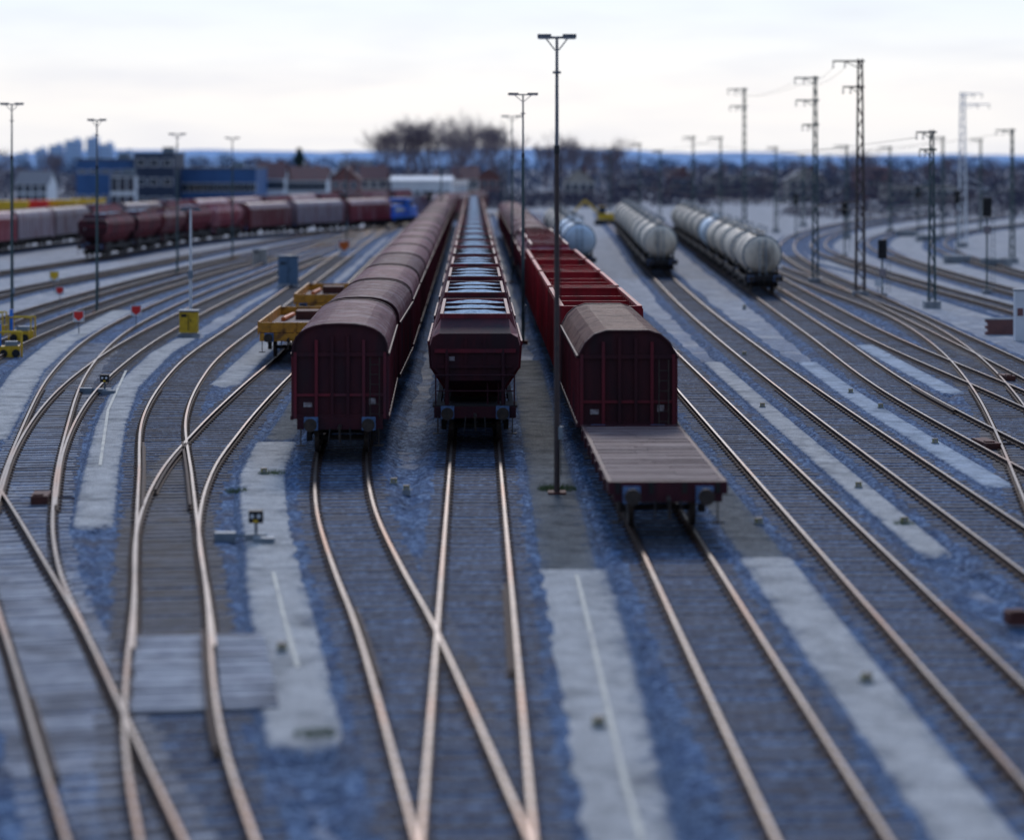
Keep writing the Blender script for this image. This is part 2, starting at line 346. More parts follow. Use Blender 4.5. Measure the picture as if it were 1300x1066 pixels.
for px,py,w,l in ((52,630,.45,1.1),(1252,562,.5,1.6),(1278,478,.4,1.2),(1290,780,.4,.4)):
    mb=MB(); p=G(px,py,-.05); mb.box((p.x,p.y,-.1),(w,l,.26),'rustplate',rz=.1); mb.box((p.x,p.y-l*.3,.05),(w*.6,.25,.05),'rustplate',rz=.1); mb.tube((p.x,p.y,-.08),(p.x+.9,p.y+.05,-.1),.025,.025,'railside',6)
    add('point_machine',mb.mesh('point_machine'))
# ---------------------------------------------------------------- wagons
def running(mb,L,k='maroon',bogie=True,w=1.3):
    mb.box((-w+.12,0,1.02),(.14,L-.3,.26),'under'); mb.box((w-.12,0,1.02),(.14,L-.3,.26),'under')
    for s in (-1,1):
        ye=s*L/2
        mb.box((0,ye-s*.12,1.04),(2.6,.2,.36),k)
        for x in (-.875,.875):
            mb.box((x,ye+s*.02,1.04),(.42,.08,.40),'buffer')
            mb.tube((x,ye+s*.06,1.04),(x,ye+s*.42,1.04),.12,.10,'under',10)
            mb.tube((x,ye+s*.42,1.04),(x,ye+s*.48,1.04),.20,.20,'wheel',14)
            mb.tube((x*1.35,ye+s*.05,.9),(x*1.35,ye+s*.05,.35),.02,.02,'wheel',5); mb.box((x*1.35,ye+s*.05,.38),(.3,.2,.03),'wheel')
        mb.tube((0,ye,.98),(0,ye+s*.35,.92),.05,.06,'wheel',6); mb.tube((0,ye+s*.3,.92),(.02,ye+s*.25,.5),.035,.035,'wheel',6)
        mb.tube((.3,ye,.9),(.34,ye+s*.2,.45),.025,.02,'under',5); mb.tube((-.3,ye,.9),(-.34,ye+s*.2,.45),.025,.02,'under',5)
        ax=[ye-s*1.5,ye-s*3.3] if bogie else [ye-s*2.0]
        for y in ax:
            mb.tube((-.8,y,.46),(.8,y,.46),.08,.08,'under',6)
            for x in (-.76,.76):
                mb.tube((x-.065,y,.46),(x+.065,y,.46),.46,.46,'wheel',20)
                mb.box((x*1.32,y,.5),(.16,.3,.3),'under')
        if bogie:
            for x in (-1,1): mb.box((x,ye-s*2.4,.62),(.12,2.5,.2),'under')
            mb.box((0,ye-s*2.4,.7),(2,.4,.25),'under')
        else:
            for x in (-1,1): mb.box((x,ye-s*2.0,.68),(.1,1.2,.1),'under')
    mb.box((0,0,.85),(.5,L*.35,.35),'under'); mb.tube((-.55,-1,.65),(-.55,1,.65),.2,.2,'under',8)
def arc_profile(w=1.42,z0=1.18,z1=3.15,rise=.88,n=14,e=.75):
    p=[(-w,z0),(-w,z1)]
    for i in range(1,n):
        t=math.pi*i/n; c=math.cos(t); s=math.sin(t)
        p.append((-w*math.copysign(abs(c)**e,c),z1+rise*s**e))
    p+=[(w,z1),(w,z0)]; return p
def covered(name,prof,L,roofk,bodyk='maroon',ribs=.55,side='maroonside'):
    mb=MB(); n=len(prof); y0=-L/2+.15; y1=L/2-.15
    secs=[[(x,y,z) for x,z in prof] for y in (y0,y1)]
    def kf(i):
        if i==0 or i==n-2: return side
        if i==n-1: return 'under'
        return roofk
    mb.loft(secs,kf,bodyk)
    zc=2.6
    roof=prof[1:-1]
    def rib(y,wid,pr,k):
        a=[];b=[]
        for x,z in roof:
            l=math.hypot(x,z-zc); a.append((x,z)); b.append((x+x/l*pr,z+(z-zc)/l*pr))
        for i in range(len(roof)-1):
            yy0=y-wid/2; yy1=y+wid/2
            mb.poly([(b[i][0],yy0,b[i][1]),(b[i][0],yy1,b[i][1]),(b[i+1][0],yy1,b[i+1][1]),(b[i+1][0],yy0,b[i+1][1])],k)
            mb.poly([(a[i][0],yy0,a[i][1]),(b[i][0],yy0,b[i][1]),(b[i+1][0],yy0,b[i+1][1]),(a[i+1][0],yy0,a[i+1][1])],k)
            mb.poly([(a[i][0],yy1,a[i][1]),(a[i+1][0],yy1,a[i+1][1]),(b[i+1][0],yy1,b[i+1][1]),(b[i][0],yy1,b[i][1])],k)
    rib(y0-.01,.16,.06,bodyk); rib(y1+.01,.16,.06,bodyk)
    yy=y0+ribs
    while yy<y1-.2: rib(yy,.10,.05,roofk); yy+=ribs
    w=prof[1][0]; zt=prof[1][1]; zb=prof[0][1]
    ns=int(L/1.1)
    for i in range(ns+1):
        y=y0+.06+(y1-y0-.12)*i/ns
        for s in (-1,1): mb.box((s*(abs(w)+.03),y,(zb+zt)/2),(.07,.1,zt-zb-.1),side)
    for s in (-1,1):
        mb.box((s*(abs(w)+.04),0,zt-.03),(.1,L-.28,.09),bodyk); mb.box((s*(abs(w)+.04),0,zb+.02),(.1,L-.28,.12),bodyk)
    for s in (-1,1):
        ye=s*(L/2-.15)
        for x in (-1.36,-.72,-.24,.24,.72,1.36): 
            zt2=zt+(.05 if abs(x)>1.3 else .42 if abs(x)>.5 else .55); mb.box((x,ye+s*.05,(zb+zt2)/2),(.09,.1,zt2-zb),side if abs(x)>.5 else bodyk)
        mb.box((0,ye+s*.041,zt-.02),(2.76,.07,.12),bodyk); mb.box((0,ye+s*.037,zb+.72),(2.76,.06,.08),side); mb.box((0,ye+s*.043,zb+.06),(2.8,.07,.14),bodyk)
        mb.box((-.98,ye+s*.008,zb+.42),(.26,.02,.14),'white'); mb.box((.98,ye+s*.008,zb+.52),(.2,.02,.2),'white')
        for x in (.92,1.2): mb.tube((x,ye+s*.16,zb),(x,ye+s*.16,zt-.1),.018,.018,'wheel',5)
        for k in range(6): mb.tube((.92,ye+s*.16,zb+.15+.3*k),(1.2,ye+s*.16,zb+.15+.3*k),.015,.015,'wheel',4)
    for s in (-1,1): mb.box((s*(abs(w)+.005),-L*.34,zb+.5),(.012,.5,.16),'white')
    running(mb,L,bodyk)
    return mb.mesh(name)
prof1=arc_profile()
prof2=[(-1.42,1.18),(-1.42,3.25),(-1.22,3.62),(-.95,3.86),(-.6,3.97),(.6,3.97),(.95,3.86),(1.22,3.62),(1.42,3.25),(1.42,1.18)]
ME={}
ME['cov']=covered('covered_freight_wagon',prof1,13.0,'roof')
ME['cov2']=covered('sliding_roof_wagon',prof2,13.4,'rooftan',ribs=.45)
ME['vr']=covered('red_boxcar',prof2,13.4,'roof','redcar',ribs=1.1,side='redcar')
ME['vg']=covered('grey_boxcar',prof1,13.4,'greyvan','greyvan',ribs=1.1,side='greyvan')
def gondola():
    mb=MB(); L=12.8; zt=3.75; zb=1.18
    for s in (-1,1):
        mb.box((s*1.40,0,(zt+zb)/2),(.07,L-.3,zt-zb),'red'); mb.box((s*1.40,0,zt+.05),(.16,L-.3,.1),'red')
        mb.box((0,s*(L/2-.19),(zt+zb)/2),(2.72,.08,zt-zb),'red'); mb.box((0,s*(L/2-.19),zt+.047),(2.62,.15,.1),'red')
        for i in range(12):
            y=-L/2+.25+(L-.5)*i/11
            mb.box((s*1.475,y,(zt+zb)/2),(.08,.11,zt-zb),'red')
            mb.box((s*1.34,y+.02,(zt+zb)/2),(.05,.09,zt-zb-.1),'red')
        for x in (-1,-.35,.35,1): mb.box((x,s*(L/2-.11),(zt+zb)/2),(.1,.08,zt-zb),'maroon')
        mb.box((0,s*(L/2-.112),2.6),(2.6,.06,.1),'maroon')
    mb.box((0,0,1.9),(2.7,L-.4,.08),'red')
    for y in (-3.2,0,3.2): mb.box((0,y,zt-.15),(2.7,.1,.12),'red')
    running(mb,L,'maroon'); return mb.mesh('open_gondola_wagon')
ME['gon']=gondola()
def hopper(name='hopper_wagon',body='maroon',side='maroonside',load=True):
    mb=MB(); L=11.4
    pr=[(-.75,1.4),(-1.40,2.35),(-1.46,3.15),(-1.40,3.42),(-1.08,3.95),(1.08,3.95),(1.40,3.42),(1.46,3.15),(1.40,2.35),(.75,1.4)]
    pe=[(-.95,2.0),(-1.36,2.4),(-1.44,3.1),(-1.36,3.38),(-1.15,3.5),(1.15,3.5),(1.36,3.38),(1.44,3.1),(1.36,2.4),(.95,2.0)]
    ya=L/2-.55; yb=L/2-1.5
    secs=[[(x,-ya,z) for x,z in pe],[(x,-yb,z) for x,z in pr],[(x,yb,z) for x,z in pr],[(x,ya,z) for x,z in pe]]
    mb.loft(secs,lambda i: side if i in(0,1,2,3,5,6,7,8) else body,body)
    for s in (-1,1): mb.box((s*1.08,0,4.0),(.1,2*yb+.1,.16),side)
    for s in (-1,1): mb.box((0,s*yb,3.998),(2.05,.1,.16),side)
    for y in (-yb*.33,yb*.33): mb.box((0,y,4.02),(2.05,.12,.13),body)
    if load:
        n=9;m=26; g=[]
        rr=random.Random(3)
        for a in range(m+1):
            for c in range(n+1):
                u=c/n*2-1; w=abs(math.sin(math.pi*3*a/m)); g.append((u*1.02,-yb+.06+(2*yb-.12)*a/m,3.955+.14*(1-u*u)*w+rr.uniform(0,.03)))
        b=len(mb.v); mb.v+=g
        for a in range(m):
            for c in range(n):
                q=b+a*(n+1)+c; mb.f.append((q,q+1,q+n+2,q+n+1)); mb.m.append(mb.mi('load'))
    for i in range(8):
        y=-yb+.1+(2*yb-.2)*i/7
        for s in (-1,1):
            mb.tube((s*1.49,y,3.1),(s*1.43,y,2.3),.045,.045,side,6); mb.tube((s*1.43,y,2.35),(s*.8,y,1.4),.045,.045,side,6); mb.tube((s*1.49,y,3.1),(s*1.12,y,3.93),.045,.045,side,6)
    for s in (-1,1):
        mb.box((s*1.5,0,3.13),(.08,2*yb,.14),side)
        for x in (-.9,.9):
            mb.tube((x,s*(L/2-.35),1.25),(x,s*(ya+.02),3.0),.07,.07,body,6)
            mb.tube((x,s*(L/2-.35),1.25),(x*.8,s*yb,1.9),.06,.06,'under',6)
        mb.box((0,s*(ya+.04),2.95),(2.6,.08,.12),side); mb.box((0,s*(ya+.04),2.45),(2.4,.07,.09),body)
        for x in (-.3,.3): mb.box((x,s*(ya+.03),2.75),(.08,.06,1.2),body)
        mb.box((-.8,s*(ya+.012),2.7),(.3,.02,.14),'white')
        mb.box((0,s*(L/2-.75),1.22),(2.7,1.3,.07),'under')
        for x in (-1.25,1.25): mb.tube((x,s*(L/2-.2),1.2),(x,s*(L/2-.2),2.2),.025,.025,body,5)
        mb.tube((-1.25,s*(L/2-.2),2.2),(1.25,s*(L/2-.2),2.2),.025,.025,body,5)
        mb.tube((-1.25,s*(L/2-.2),1.7),(1.25,s*(L/2-.2),1.7),.02,.02,body,5)
        mb.tube((.4,s*(L/2-.4),1.2),(.4,s*(yb),4.0),.025,.025,body,5);mb.tube((.75,s*(L/2-.4),1.2),(.75,s*(yb),4.0),.025,.025,body,5)
    for y in (-2.2,2.2): mb.box((0,y,1.1),(1.7,1.8,.7),'under')
    running(mb,L,body); return mb.mesh(name)
ME['hop']=hopper()
ME['hopr']=hopper('hopper_wagon','redcar','redcar',False)
def flat():
    mb=MB(); L=12.2
    n=38
    for i in range(n):
        y=-L/2+.25+(L-.5)*(i+.5)/n
        x0=random.uniform(-.5,.5)
        zz=1.30+random.uniform(-.015,.015)
        mb.box(((-1.33+x0)/2,y,zz),(1.33+x0-.01,(L-.5)/n-.035,.06),'plank',rz=random.uniform(-.003,.003))
        mb.box(((1.33+x0)/2,y,zz+random.uniform(-.01,.01)),(1.33-x0-.01,(L-.5)/n-.035,.06),'plank',rz=random.uniform(-.003,.003))
    mb.box((0,0,1.22),(2.6,L-.5,.06),'under')
    for s in (-1,1):
        mb.box((s*1.38,0,1.2),(.1,L-.2,.26),'maroon'); mb.box((0,s*(L/2-.1),1.2),(2.86,.14,.30),'maroon')
        for i in range(7): mb.box((s*1.45,-L/2+1+(L-2)*i/6,1.16),(.07,.14,.3),'maroon')
        for x in (-1.2,-.4,.4,1.2): mb.box((x,s*(L/2-.02),1.2),(.12,.05,.26),'under')
    running(mb,L,'maroon',bogie=False); return mb.mesh('flat_wagon')
ME['flat']=flat()
def ywag(name='yellow_low_side_wagon',k='yellow'):
    mb=MB(); L=12
    mb.box((0,0,1.26),(2.6,L-.3,.07),'plank')
    for s in (-1,1):
        mb.box((s*1.33,0,1.5),(.06,L-.2,.5),k); mb.box((0,s*(L/2-.13),1.48),(2.6,.06,.45),k)
        for i in range(9): mb.box((s*1.385,-L/2+.3+(L-.6)*i/8,1.45),(.06,.1,.6),k)
        for x in (-.9,-.3,.3,.9): mb.box((x,s*(L/2-.08),1.45),(.09,.05,.5),k)
    mb.box((.3,3,1.5),(1.2,1.6,.42),'rustplate'); mb.tube((-.8,1,1.4),(-.6,4.5,1.4),.12,.12,'orange',8)
    running(mb,L,k,bogie=False); return mb.mesh(name)
ME['yel']=ywag()
def tankw(name,k):
    mb=MB(); L=10.6; n=20; zc=2.6
    st=[(-4.75,.05),(-4.70,.6),(-4.55,1.0),(-4.25,1.22),(-3.8,1.33),(-2.3,1.36),(-.9,1.30),(-.25,1.12),(0,1.05),(.25,1.12),(.9,1.30),(2.3,1.36),(3.8,1.33),(4.25,1.22),(4.55,1.0),(4.70,.6),(4.75,.05)]
    secs=[[(r*math.cos(2*math.pi*i/n),y,zc+r*math.sin(2*math.pi*i/n)) for i in range(n)] for y,r in st]
    mb.loft(secs,lambda i:k,k)
    for y in (-2.4,2.4): mb.tube((0,y,1.95),(0,y,.75),1.2,.25,k,16)
    for y in (-4.0,4.0): mb.tube((0,y-.04,zc),(0,y+.04,zc),1.37,1.37,'grey',n)
    mb.box((0,0,zc+1.44),(.7,8.0,.04),'grey')
    for x in (-.35,.35):
        mb.tube((x,-4.0,zc+1.95),(x,4.0,zc+1.95),.025,.025,'grey',4)
        for i in range(7): mb.tube((x,-4.0+1.333*i,zc+1.42),(x,-4.0+1.333*i,zc+1.95),.025,.025,'grey',4)
    for y in (-2.4,2.4): mb.tube((0,y,zc+1.2),(0,y,zc+1.62),.32,.32,k,12)
    for s in (-1,1):
        for x in (-.25,.2): mb.tube((x,s*5.0,1.2),(x,s*4.6,zc+1.1),.03,.03,'grey',5)
        for q in range(7):
            u=q/7; mb.tube((-.25,s*(5.0-.4*u),1.2+(zc-.1)*u),(.2,s*(5.0-.4*u),1.2+(zc-.1)*u),.02,.02,'grey',4)
        mb.box((0,s*4.0,1.28),(2.2,.5,.3),'under'); mb.box((0,s*4.7,1.2),(2.5,.9,.05),'under')
        for x in (-1,1): mb.tube((x,s*4.0,1.2),(x,s*4.0,1.9),.07,.07,'under',6)
    running(mb,L,'under'); me=mb.mesh(name)
    for p in me.polygons:
        if me.materials[p.material_index].name==M[k].name and len(p.vertices)==4: p.use_smooth=True
    return me
ME['tank']=tankw('silo_tank_wagon','tank'); ME['tankw']=tankw('tank_wagon','tankw')
def put(me,t,d,L):
    a=t.pos(d-L/2+2); b=t.pos(d+L/2-2); c=(a+b)/2; r=-math.atan2(b.x-a.x,b.y-a.y)
    return add(me.name.split('.')[0],me,(c.x,c.y,0.0),r)
def train(t,d,seq):
    for k,L in seq:
        put(ME[k],t,d+L/2+.5,L); d+=L+1.05
    return d
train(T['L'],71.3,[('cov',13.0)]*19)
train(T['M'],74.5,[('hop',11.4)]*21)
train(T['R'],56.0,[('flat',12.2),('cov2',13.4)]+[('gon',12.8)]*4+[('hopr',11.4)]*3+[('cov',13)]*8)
train(T['Q'],106.5,[('yel',12)])
train(T['Q'],129,[('yel',12)])
train(T['A'],190,[('tankw',10.6)]*2+[('tank',10.6)]*4)
train(T['B'],186,[('tank',10.8)]*9)
train(T['C'],160,[('tank',10.8)]*4+[('tankw',10.8)]+[('tank',10.8)]*5)
d=train(T['X'],219,[('hop',11.4),('hop',11.4),('hopr',11.4),('hop',11.4),('hopr',11.4)])
d=train(T['X'],d+1,[('vr',13.4),('vg',13.4)])
put(ME['vr'],T['X'],d+7,13.4); dl=d+14
train(T['X'],d+30,[('vg',13.4),('cov',13),('vr',13.4),('cov',13)])
train(T['Y'],225,[(random.choice(['hop','hopr','hop','vg','vr']),12.9) for i in range(14)])
mb=MB(); L=12
mb.box((0,0,1.3),(2.8,L-.4,.25),'blue'); mb.box((0,-2.6,2.2),(1.9,5.2,1.55),'blue'); mb.box((0,3.9,2.1),(1.9,3.4,1.35),'blue')
mb.box((0,1.1,2.6),(2.8,2.2,2.35),'blue'); mb.box((0,1.1,3.85),(2.95,2.5,.14),'wallwhite')
for s in (-1,1):
    mb.box((s*1.405,1.1,3.1),(.02,1.7,.7),'glass'); mb.box((0,1.1+s*1.105,3.2),(2.2,.02,.6),'glass')
    mb.box((s*.955,-2.6,2.3),(.02,4.2,.5),'wallwhite')
    for i in range(6): mb.tube((s*1.35,-5.4+i,1.4),(s*1.35,-5.4+i,2.3),.025,.025,'byellow',4)
    mb.tube((s*1.35,-5.4,2.3),(s*1.35,-.1,2.3),.025,.025,'byellow',4)
mb.tube((0,-2,2.9),(0,-2,3.4),.15,.15,'dark',8)
running(mb,L,'blue'); ME['loco']=mb.mesh('shunting_locomotive'); put(ME['loco'],T['X'],dl+6.5,12)
# ---------------------------------------------------------------- masts
def light_mast(px,py,h,hw=1.0,low='pole',up='poleg'):
    p=G(px,py,0); mb=MB()
    mb.box((0,0,ZG+.09),(.5,.5,.2),'rustplate')
    mb.tube((0,0,ZG+.15),(0,0,h*.75),.085,.07,low,12); mb.tube((0,0,h*.75),(0,0,h),.055,.04,up,10)
    mb.tube((0,0,h*.75-.1),(0,0,h*.75+.12),.085,.08,'dark',12); mb.tube((0,0,h*.92),(0,0,h*.92+.06),.12,.12,up,10)
    mb.box((.1,0,1.5),(.12,.16,.35),'grey')
    mb.tube((-hw*.5,0,h),(hw*.5,0,h),.035,.035,up,6)
    for s in (-1,1):
        mb.box((s*hw*.33,0,h+.04),(hw*.36,.34,.10),'poleg'); mb.box((s*hw*.33,0,h-.025),(hw*.3,.28,.03),'wallwhite')
        mb.tube((s*.05,0,h-.35),(s*hw*.28,0,h-.03),.02,.02,up,5)
    mb.tube((.11,0,.3),(.11,0,h*.74),.012,.012,'dark',4)
    add('light_mast',mb.mesh('light_mast'),(p.x,p.y,0))
light_mast(707,618,12.42,1.05)
for a in [(664,429,12.4,1.5),(650,355,12.4,1.6),(643,302,12.4,1.7),(637,285,12.4,1.8),(123,392,11.5,1.1),(15,402,12.3,1.3),(225,345,11.2,1.4),(295,325,11.2,1.4),(560,300,11,1.4),(440,302,10,1.3)]:
    light_mast(*a,low='green')
def cat_mast(px,py,h,arms=((1,1.8),(.9,1.6)),side=-1,w=.42,k='green',th=1.0):
    p=G(px,py,0); mb=MB(); mb.box((0,0,ZG+.2),(1,1,.5),'slab')
    def wd(z): return w*(1-.55*z/h)/2
    n=int(h/.8)
    for sx in (-1,1):
        for sy in (-1,1): mb.tube((sx*wd(0),sy*wd(0),0),(sx*wd(h),sy*wd(h),h),.055*th,.045*th,k,4)
    for i in range(n):
        z0=h*i/n; z1=h*(i+1)/n; s=1 if i%2 else -1
        for sy in (-1,1): mb.tube((s*wd(z0),sy*wd(z0),z0),(-s*wd(z1),sy*wd(z1),z1),.03,.03,k,4,False); mb.tube((sy*wd(z0),s*wd(z0),z0),(sy*wd(z1),-s*wd(z1),z1),.03,.03,k,4,False)
    for fr,l in arms:
        z=h*fr-.15
        mb.tube((-side*.3,0,z),(side*l,0,z),.07,.055,k,6); mb.tube((0,0,z-.5),(side*l*.6,0,z),.035,.035,k,5)
        for q in (.55,.97): 
            for j in range(3): mb.tube((side*l*q,0,z-.12-.13*j),(side*l*q,0,z-.2-.13*j),.09,.05,'wallwhite' if j==1 else 'dark',8)
    z=6.3
    mb.tube((0,0,z),(side*2.9,0,z-.35),.04,.035,k,5); mb.tube((0,0,z+1.3),(side*2.9,0,z-.3),.03,.03,k,5); mb.tube((side*2.7,0,z-.4),(side*1.3,0,z-.6),.02,.02,k,4)
    add('catenary_mast',mb.mesh('catenary_mast'),(p.x,p.y,0)); return Vector((p.x,p.y,0)),h
cms=[cat_mast(1092,372,16,((1,1.9),(.89,1.2)),w=.6,k='pole',th=1.3),cat_mast(1035,355,15.5,((1,1.6),(.89,1.5),(.77,1.0)),th=1.2),cat_mast(945,325,16,((1,1.6),(.9,1.4)),th=1.2)]
more=[cat_mast(*a) for a in ((1183,385,11,((1,1.0),(.9,.8))),(880,302,12,((1,1.2),)),(812,290,11.5,((1,1),)),(838,295,10.5,((1,1),)),(915,300,12,((1,1.5),)),(1197,300,12,((1,1.5),)),
  (1075,300,11,((1,1.5),)),(1130,292,11,((1,1.5),)),(985,292,11,((1,1.2),)),(1285,330,12,((1,1.5),)),(1245,292,12,((1,1.4),)),(775,280,11,((1,1),)),(1020,285,10,((1,1),)))]
cat_mast(1222,310,16.5,((1,2.2),(.93,3.0)),side=1,w=.9,k='wallwhite')
mb=MB()
def wire(a,b,r=.018,sag=.5):
    n=8; a=Vector(a); b=Vector(b); pts=[]
    for i in range(n+1):
        u=i/n; p=a.lerp(b,u); p.z-=sag*4*u*(1-u); pts.append(p)
    for i in range(n): mb.tube(pts[i],pts[i+1],r,r,'cable',4,False)
for (a,ha),(b,hb) in zip(cms[:-1],cms[1:]):
    for q in (.55,.97): wire((a.x-1.9*q,a.y,ha-.6),(b.x-1.7*q,b.y,hb-.6),.010)
    wire((a.x-2.8,a.y,5.6),(b.x-2.8,b.y,5.6),.012,.1)
for a,b in ((0,3),(3,7),(7,8),(1,6),(6,5),(9,8),(4,2)):
    pa,ha=more[a]; pb,hb=more[b]; wire((pa.x-2.8,pa.y,5.7),(pb.x-2.8,pb.y,5.7),.02,.1); wire((pa.x-1,pa.y,ha-.5),(pb.x-1,pb.y,hb-.5),.02,.7)
add('overhead_wires',mb.mesh('overhead_wires'))
def signal(px,py,h,k='green',head='dark',lamp=None):
    p=G(px,py,0); mb=MB(); mb.box((0,0,ZG+.15),(.6,.6,.35),'slab'); mb.tube((0,0,ZG+.3),(0,0,h),.07,.06,k,8)
    mb.box((0,-.1,h-.6),(.6,.12,1.3),head)
    for i in range(3): mb.tube((0,-.16,h-.2-.38*i),(0,-.32,h-.2-.38*i),.11,.11,'dark',10)
    mb.box((0,-.1,h-2.2),(.45,.08,.55),'white')
    mb.tube((.3,0,0),(.3,.05,h-.8),.02,.02,k,4); mb.tube((.55,0,0),(.55,.05,h-.8),.02,.02,k,4)
    for i in range(int(h/.4)-2): mb.tube((.3,0,.3+.4*i),(.55,0,.3+.4*i),.015,.015,k,4)
    add('railway_signal',mb.mesh('railway_signal'),(p.x,p.y,0))
for a in ((1253,368,6.4),(1120,372,3.6),(1072,322,5),(1215,318,6),(1010,300,5),(1165,303,6),(1310,330,6),(545,292,5)): signal(*a)
p=G(242,398,0); mb=MB(); mb.tube((0,0,ZG),(0,0,6.2),.09,.06,'wallwhite',10); mb.tube((-.5,0,6.2),(.5,0,6.2),.04,.04,'poleg',6)
for s in (-1,1): mb.box((s*.4,0,6.12),(.45,.2,.1),'poleg')
mb.box((0,-.1,2.3),(.3,.1,.5),'grey'); add('street_lamp',mb.mesh('street_lamp'),(p.x,p.y,0))
def sign(px,py,k,h=.75,s=.42):
    p=G(px,py,-.2); mb=MB(); mb.tube((0,0,ZG),(0,0,h),.03,.03,'poleg',6)
    mb.box((0,-.045,h),(s+.08,.02,s+.08),'wallwhite'); mb.poly([(-s/2,-.06,h+s/2),(-s/2,-.06,h-s*.1),(0,-.06,h-s/2),(s/2,-.06,h-s*.1),(s/2,-.06,h+s/2)],k)
    add('shunting_sign',mb.mesh('shunting_sign'),(p.x,p.y,0))
for a in ((100,424,'signred',.75,.5),(173,416,'signred',.75,.5),(76,388,'signred',.75,.45),(69,370,'byellow',.9,.6),(1115,377,'wallwhite'),(437,332,'orange',1.2,.9)): sign(*a)
def marker(px,py,k='dyellow'):
    p=G(px,py,-.15); mb=MB(); mb.box((0,0,ZG+.10),(.22,.22,.16),'slab'); mb.box((0,0,-.08),(.17,.13,.12),k); mb.box((0,-.07,-.08),(.09,.012,.06),'white'); mb.box((0,0,-.015),(.19,.15,.015),'dark')
    add('ground_light',mb.mesh('ground_light'),(p.x,p.y,0),random.uniform(-.3,.3))
for a in ((945,390),(968,516),(963,664),(1090,618),(1148,663),(1100,864),(760,920),(358,825),(335,600),(500,613),(516,622),(1118,517),(1187,562),(1080,498),(860,448),(945,450)): marker(*a)
def dwarf(px,py):
    p=G(px,py,-.15); mb=MB(); mb.box((0,0,ZG+.14),(.5,.4,.28),'slab'); mb.tube((0,0,-.05),(0,0,.25),.04,.04,'poleg',6); mb.box((0,0,.38),(.34,.2,.3),'dark')
    for x in (-.08,.08): mb.tube((x,-.1,.4),(x,-.16,.4),.045,.045,'wallwhite',8)
    mb.box((0,-.105,.28),(.1,.01,.06),'byellow')
    mb.tube((-.15,0,-.08),(-1.0,.05,-.1),.04,.04,'grey',6); mb.box((-.75,.0,-.13),(.5,.3,.26),'grey'); mb.box((.25,-.5,-.15),(.5,.25,.2),'grey')
    add('dwarf_signal',mb.mesh('dwarf_signal'),(p.x,p.y,0))
dwarf(325,683); dwarf(133,497)
def cabinet(px,py,w,h,k,k2='grey'):
    p=G(px,py,-.2); mb=MB(); mb.box((0,0,ZG+.12),(w+.15,.75,.24),'slab'); mb.box((0,0,h/2-.1),(w,.6,h-.15),k); mb.box((0,0,h-.13),(w+.12,.75,.08),k2)
    mb.box((0,-.31,h/2-.1),(.03,.03,h-.4),'dark'); mb.box((w*.12,-.31,h/2),(.04,.04,.16),'dark'); mb.box((-w*.25,-.312,h*.7),(w*.3,.02,.15),'dark')
    add('trackside_cabinet',mb.mesh('trackside_cabinet'),(p.x,p.y,0))
cabinet(240,426,.95,1.25,'byellow'); cabinet(366,364,1.45,2.2,'cabblue'); cabinet(330,336,1.2,1.3,'wallcream')
def equip(px,py,s=1):
    p=G(px,py,-.2); mb=MB()
    mb.box((0,0,.0),(1.0,.7,.6),'byellow'); mb.box((.1,0,.42),(.6,.5,.22),'grey')
    for x in (-.6,.6):
        mb.tube((x,-.3,ZG),(x,-.3,1.0),.04,.04,'byellow',6); mb.tube((x,.3,ZG),(x,.3,1.0),.04,.04,'byellow',6)
    mb.tube((-.6,-.3,1.0),(.6,-.3,1.0),.04,.04,'byellow',6); mb.tube((-.6,.3,1.0),(.6,.3,1.0),.04,.04,'byellow',6)
    mb.tube((-.5,-.2,.25),(-.5,-.2,1.4),.1,.1,'blue',8); mb.tube((.3,-.36,-.05),(.3,-.42,-.05),.2,.2,'dark',12); mb.tube((-.3,-.36,-.05),(-.3,-.42,-.05),.2,.2,'dark',12)
    add('track_maintenance_machine',mb.mesh('track_maintenance_machine'),(p.x,p.y,0),random.uniform(-.3,.3),scale=s)
equip(28,432,1.0); equip(12,452,.95); equip(-8,425,1)
p=G(1294,430,-.2); mb=MB(); mb.box((0,0,1.0),(.5,.5,2.6),'wallwhite'); mb.box((0,0,2.34),(.6,.6,.08),'grey'); mb.box((0,-.26,1.2),(.3,.02,.4),'brick'); add('concrete_post',mb.mesh('concrete_post'),(p.x,p.y,0))
p=G(1275,422,-.2); mb=MB()
for r in range(5):
    for c in range(8): mb.box((-.9+.26*c+(.13 if r%2 else 0),0,ZG+.08+r*.16),(.245,.3,.145),'brick')
mb.box((0,0,ZG+.85),(2.2,.36,.06),'slab'); add('brick_wall',mb.mesh('brick_wall'),(p.x,p.y,0))
def tuft(px,py,r,n):
    p=G(px,py,-.15); mb=MB()
    for i in range(n):
        a=random.uniform(0,6.28); q=r*math.sqrt(random.random()); x=q*math.cos(a); y=q*math.sin(a); h=random.uniform(.04,.14); b=random.uniform(0,6.28)
        mb.poly([(x,y,ZG+.1),(x+.02*math.cos(b),y+.02*math.sin(b),ZG+.1),(x+random.uniform(-.05,.05),y+random.uniform(-.05,.05),ZG+.15+h)],'grassm')
    add('grass',mb.mesh('grass'),(p.x,p.y,0))
tuft(707,620,.55,700); tuft(345,600,.4,250); tuft(640,520,.3,160); tuft(400,930,.35,200); tuft(1148,664,.3,120); tuft(300,622,.3,120)
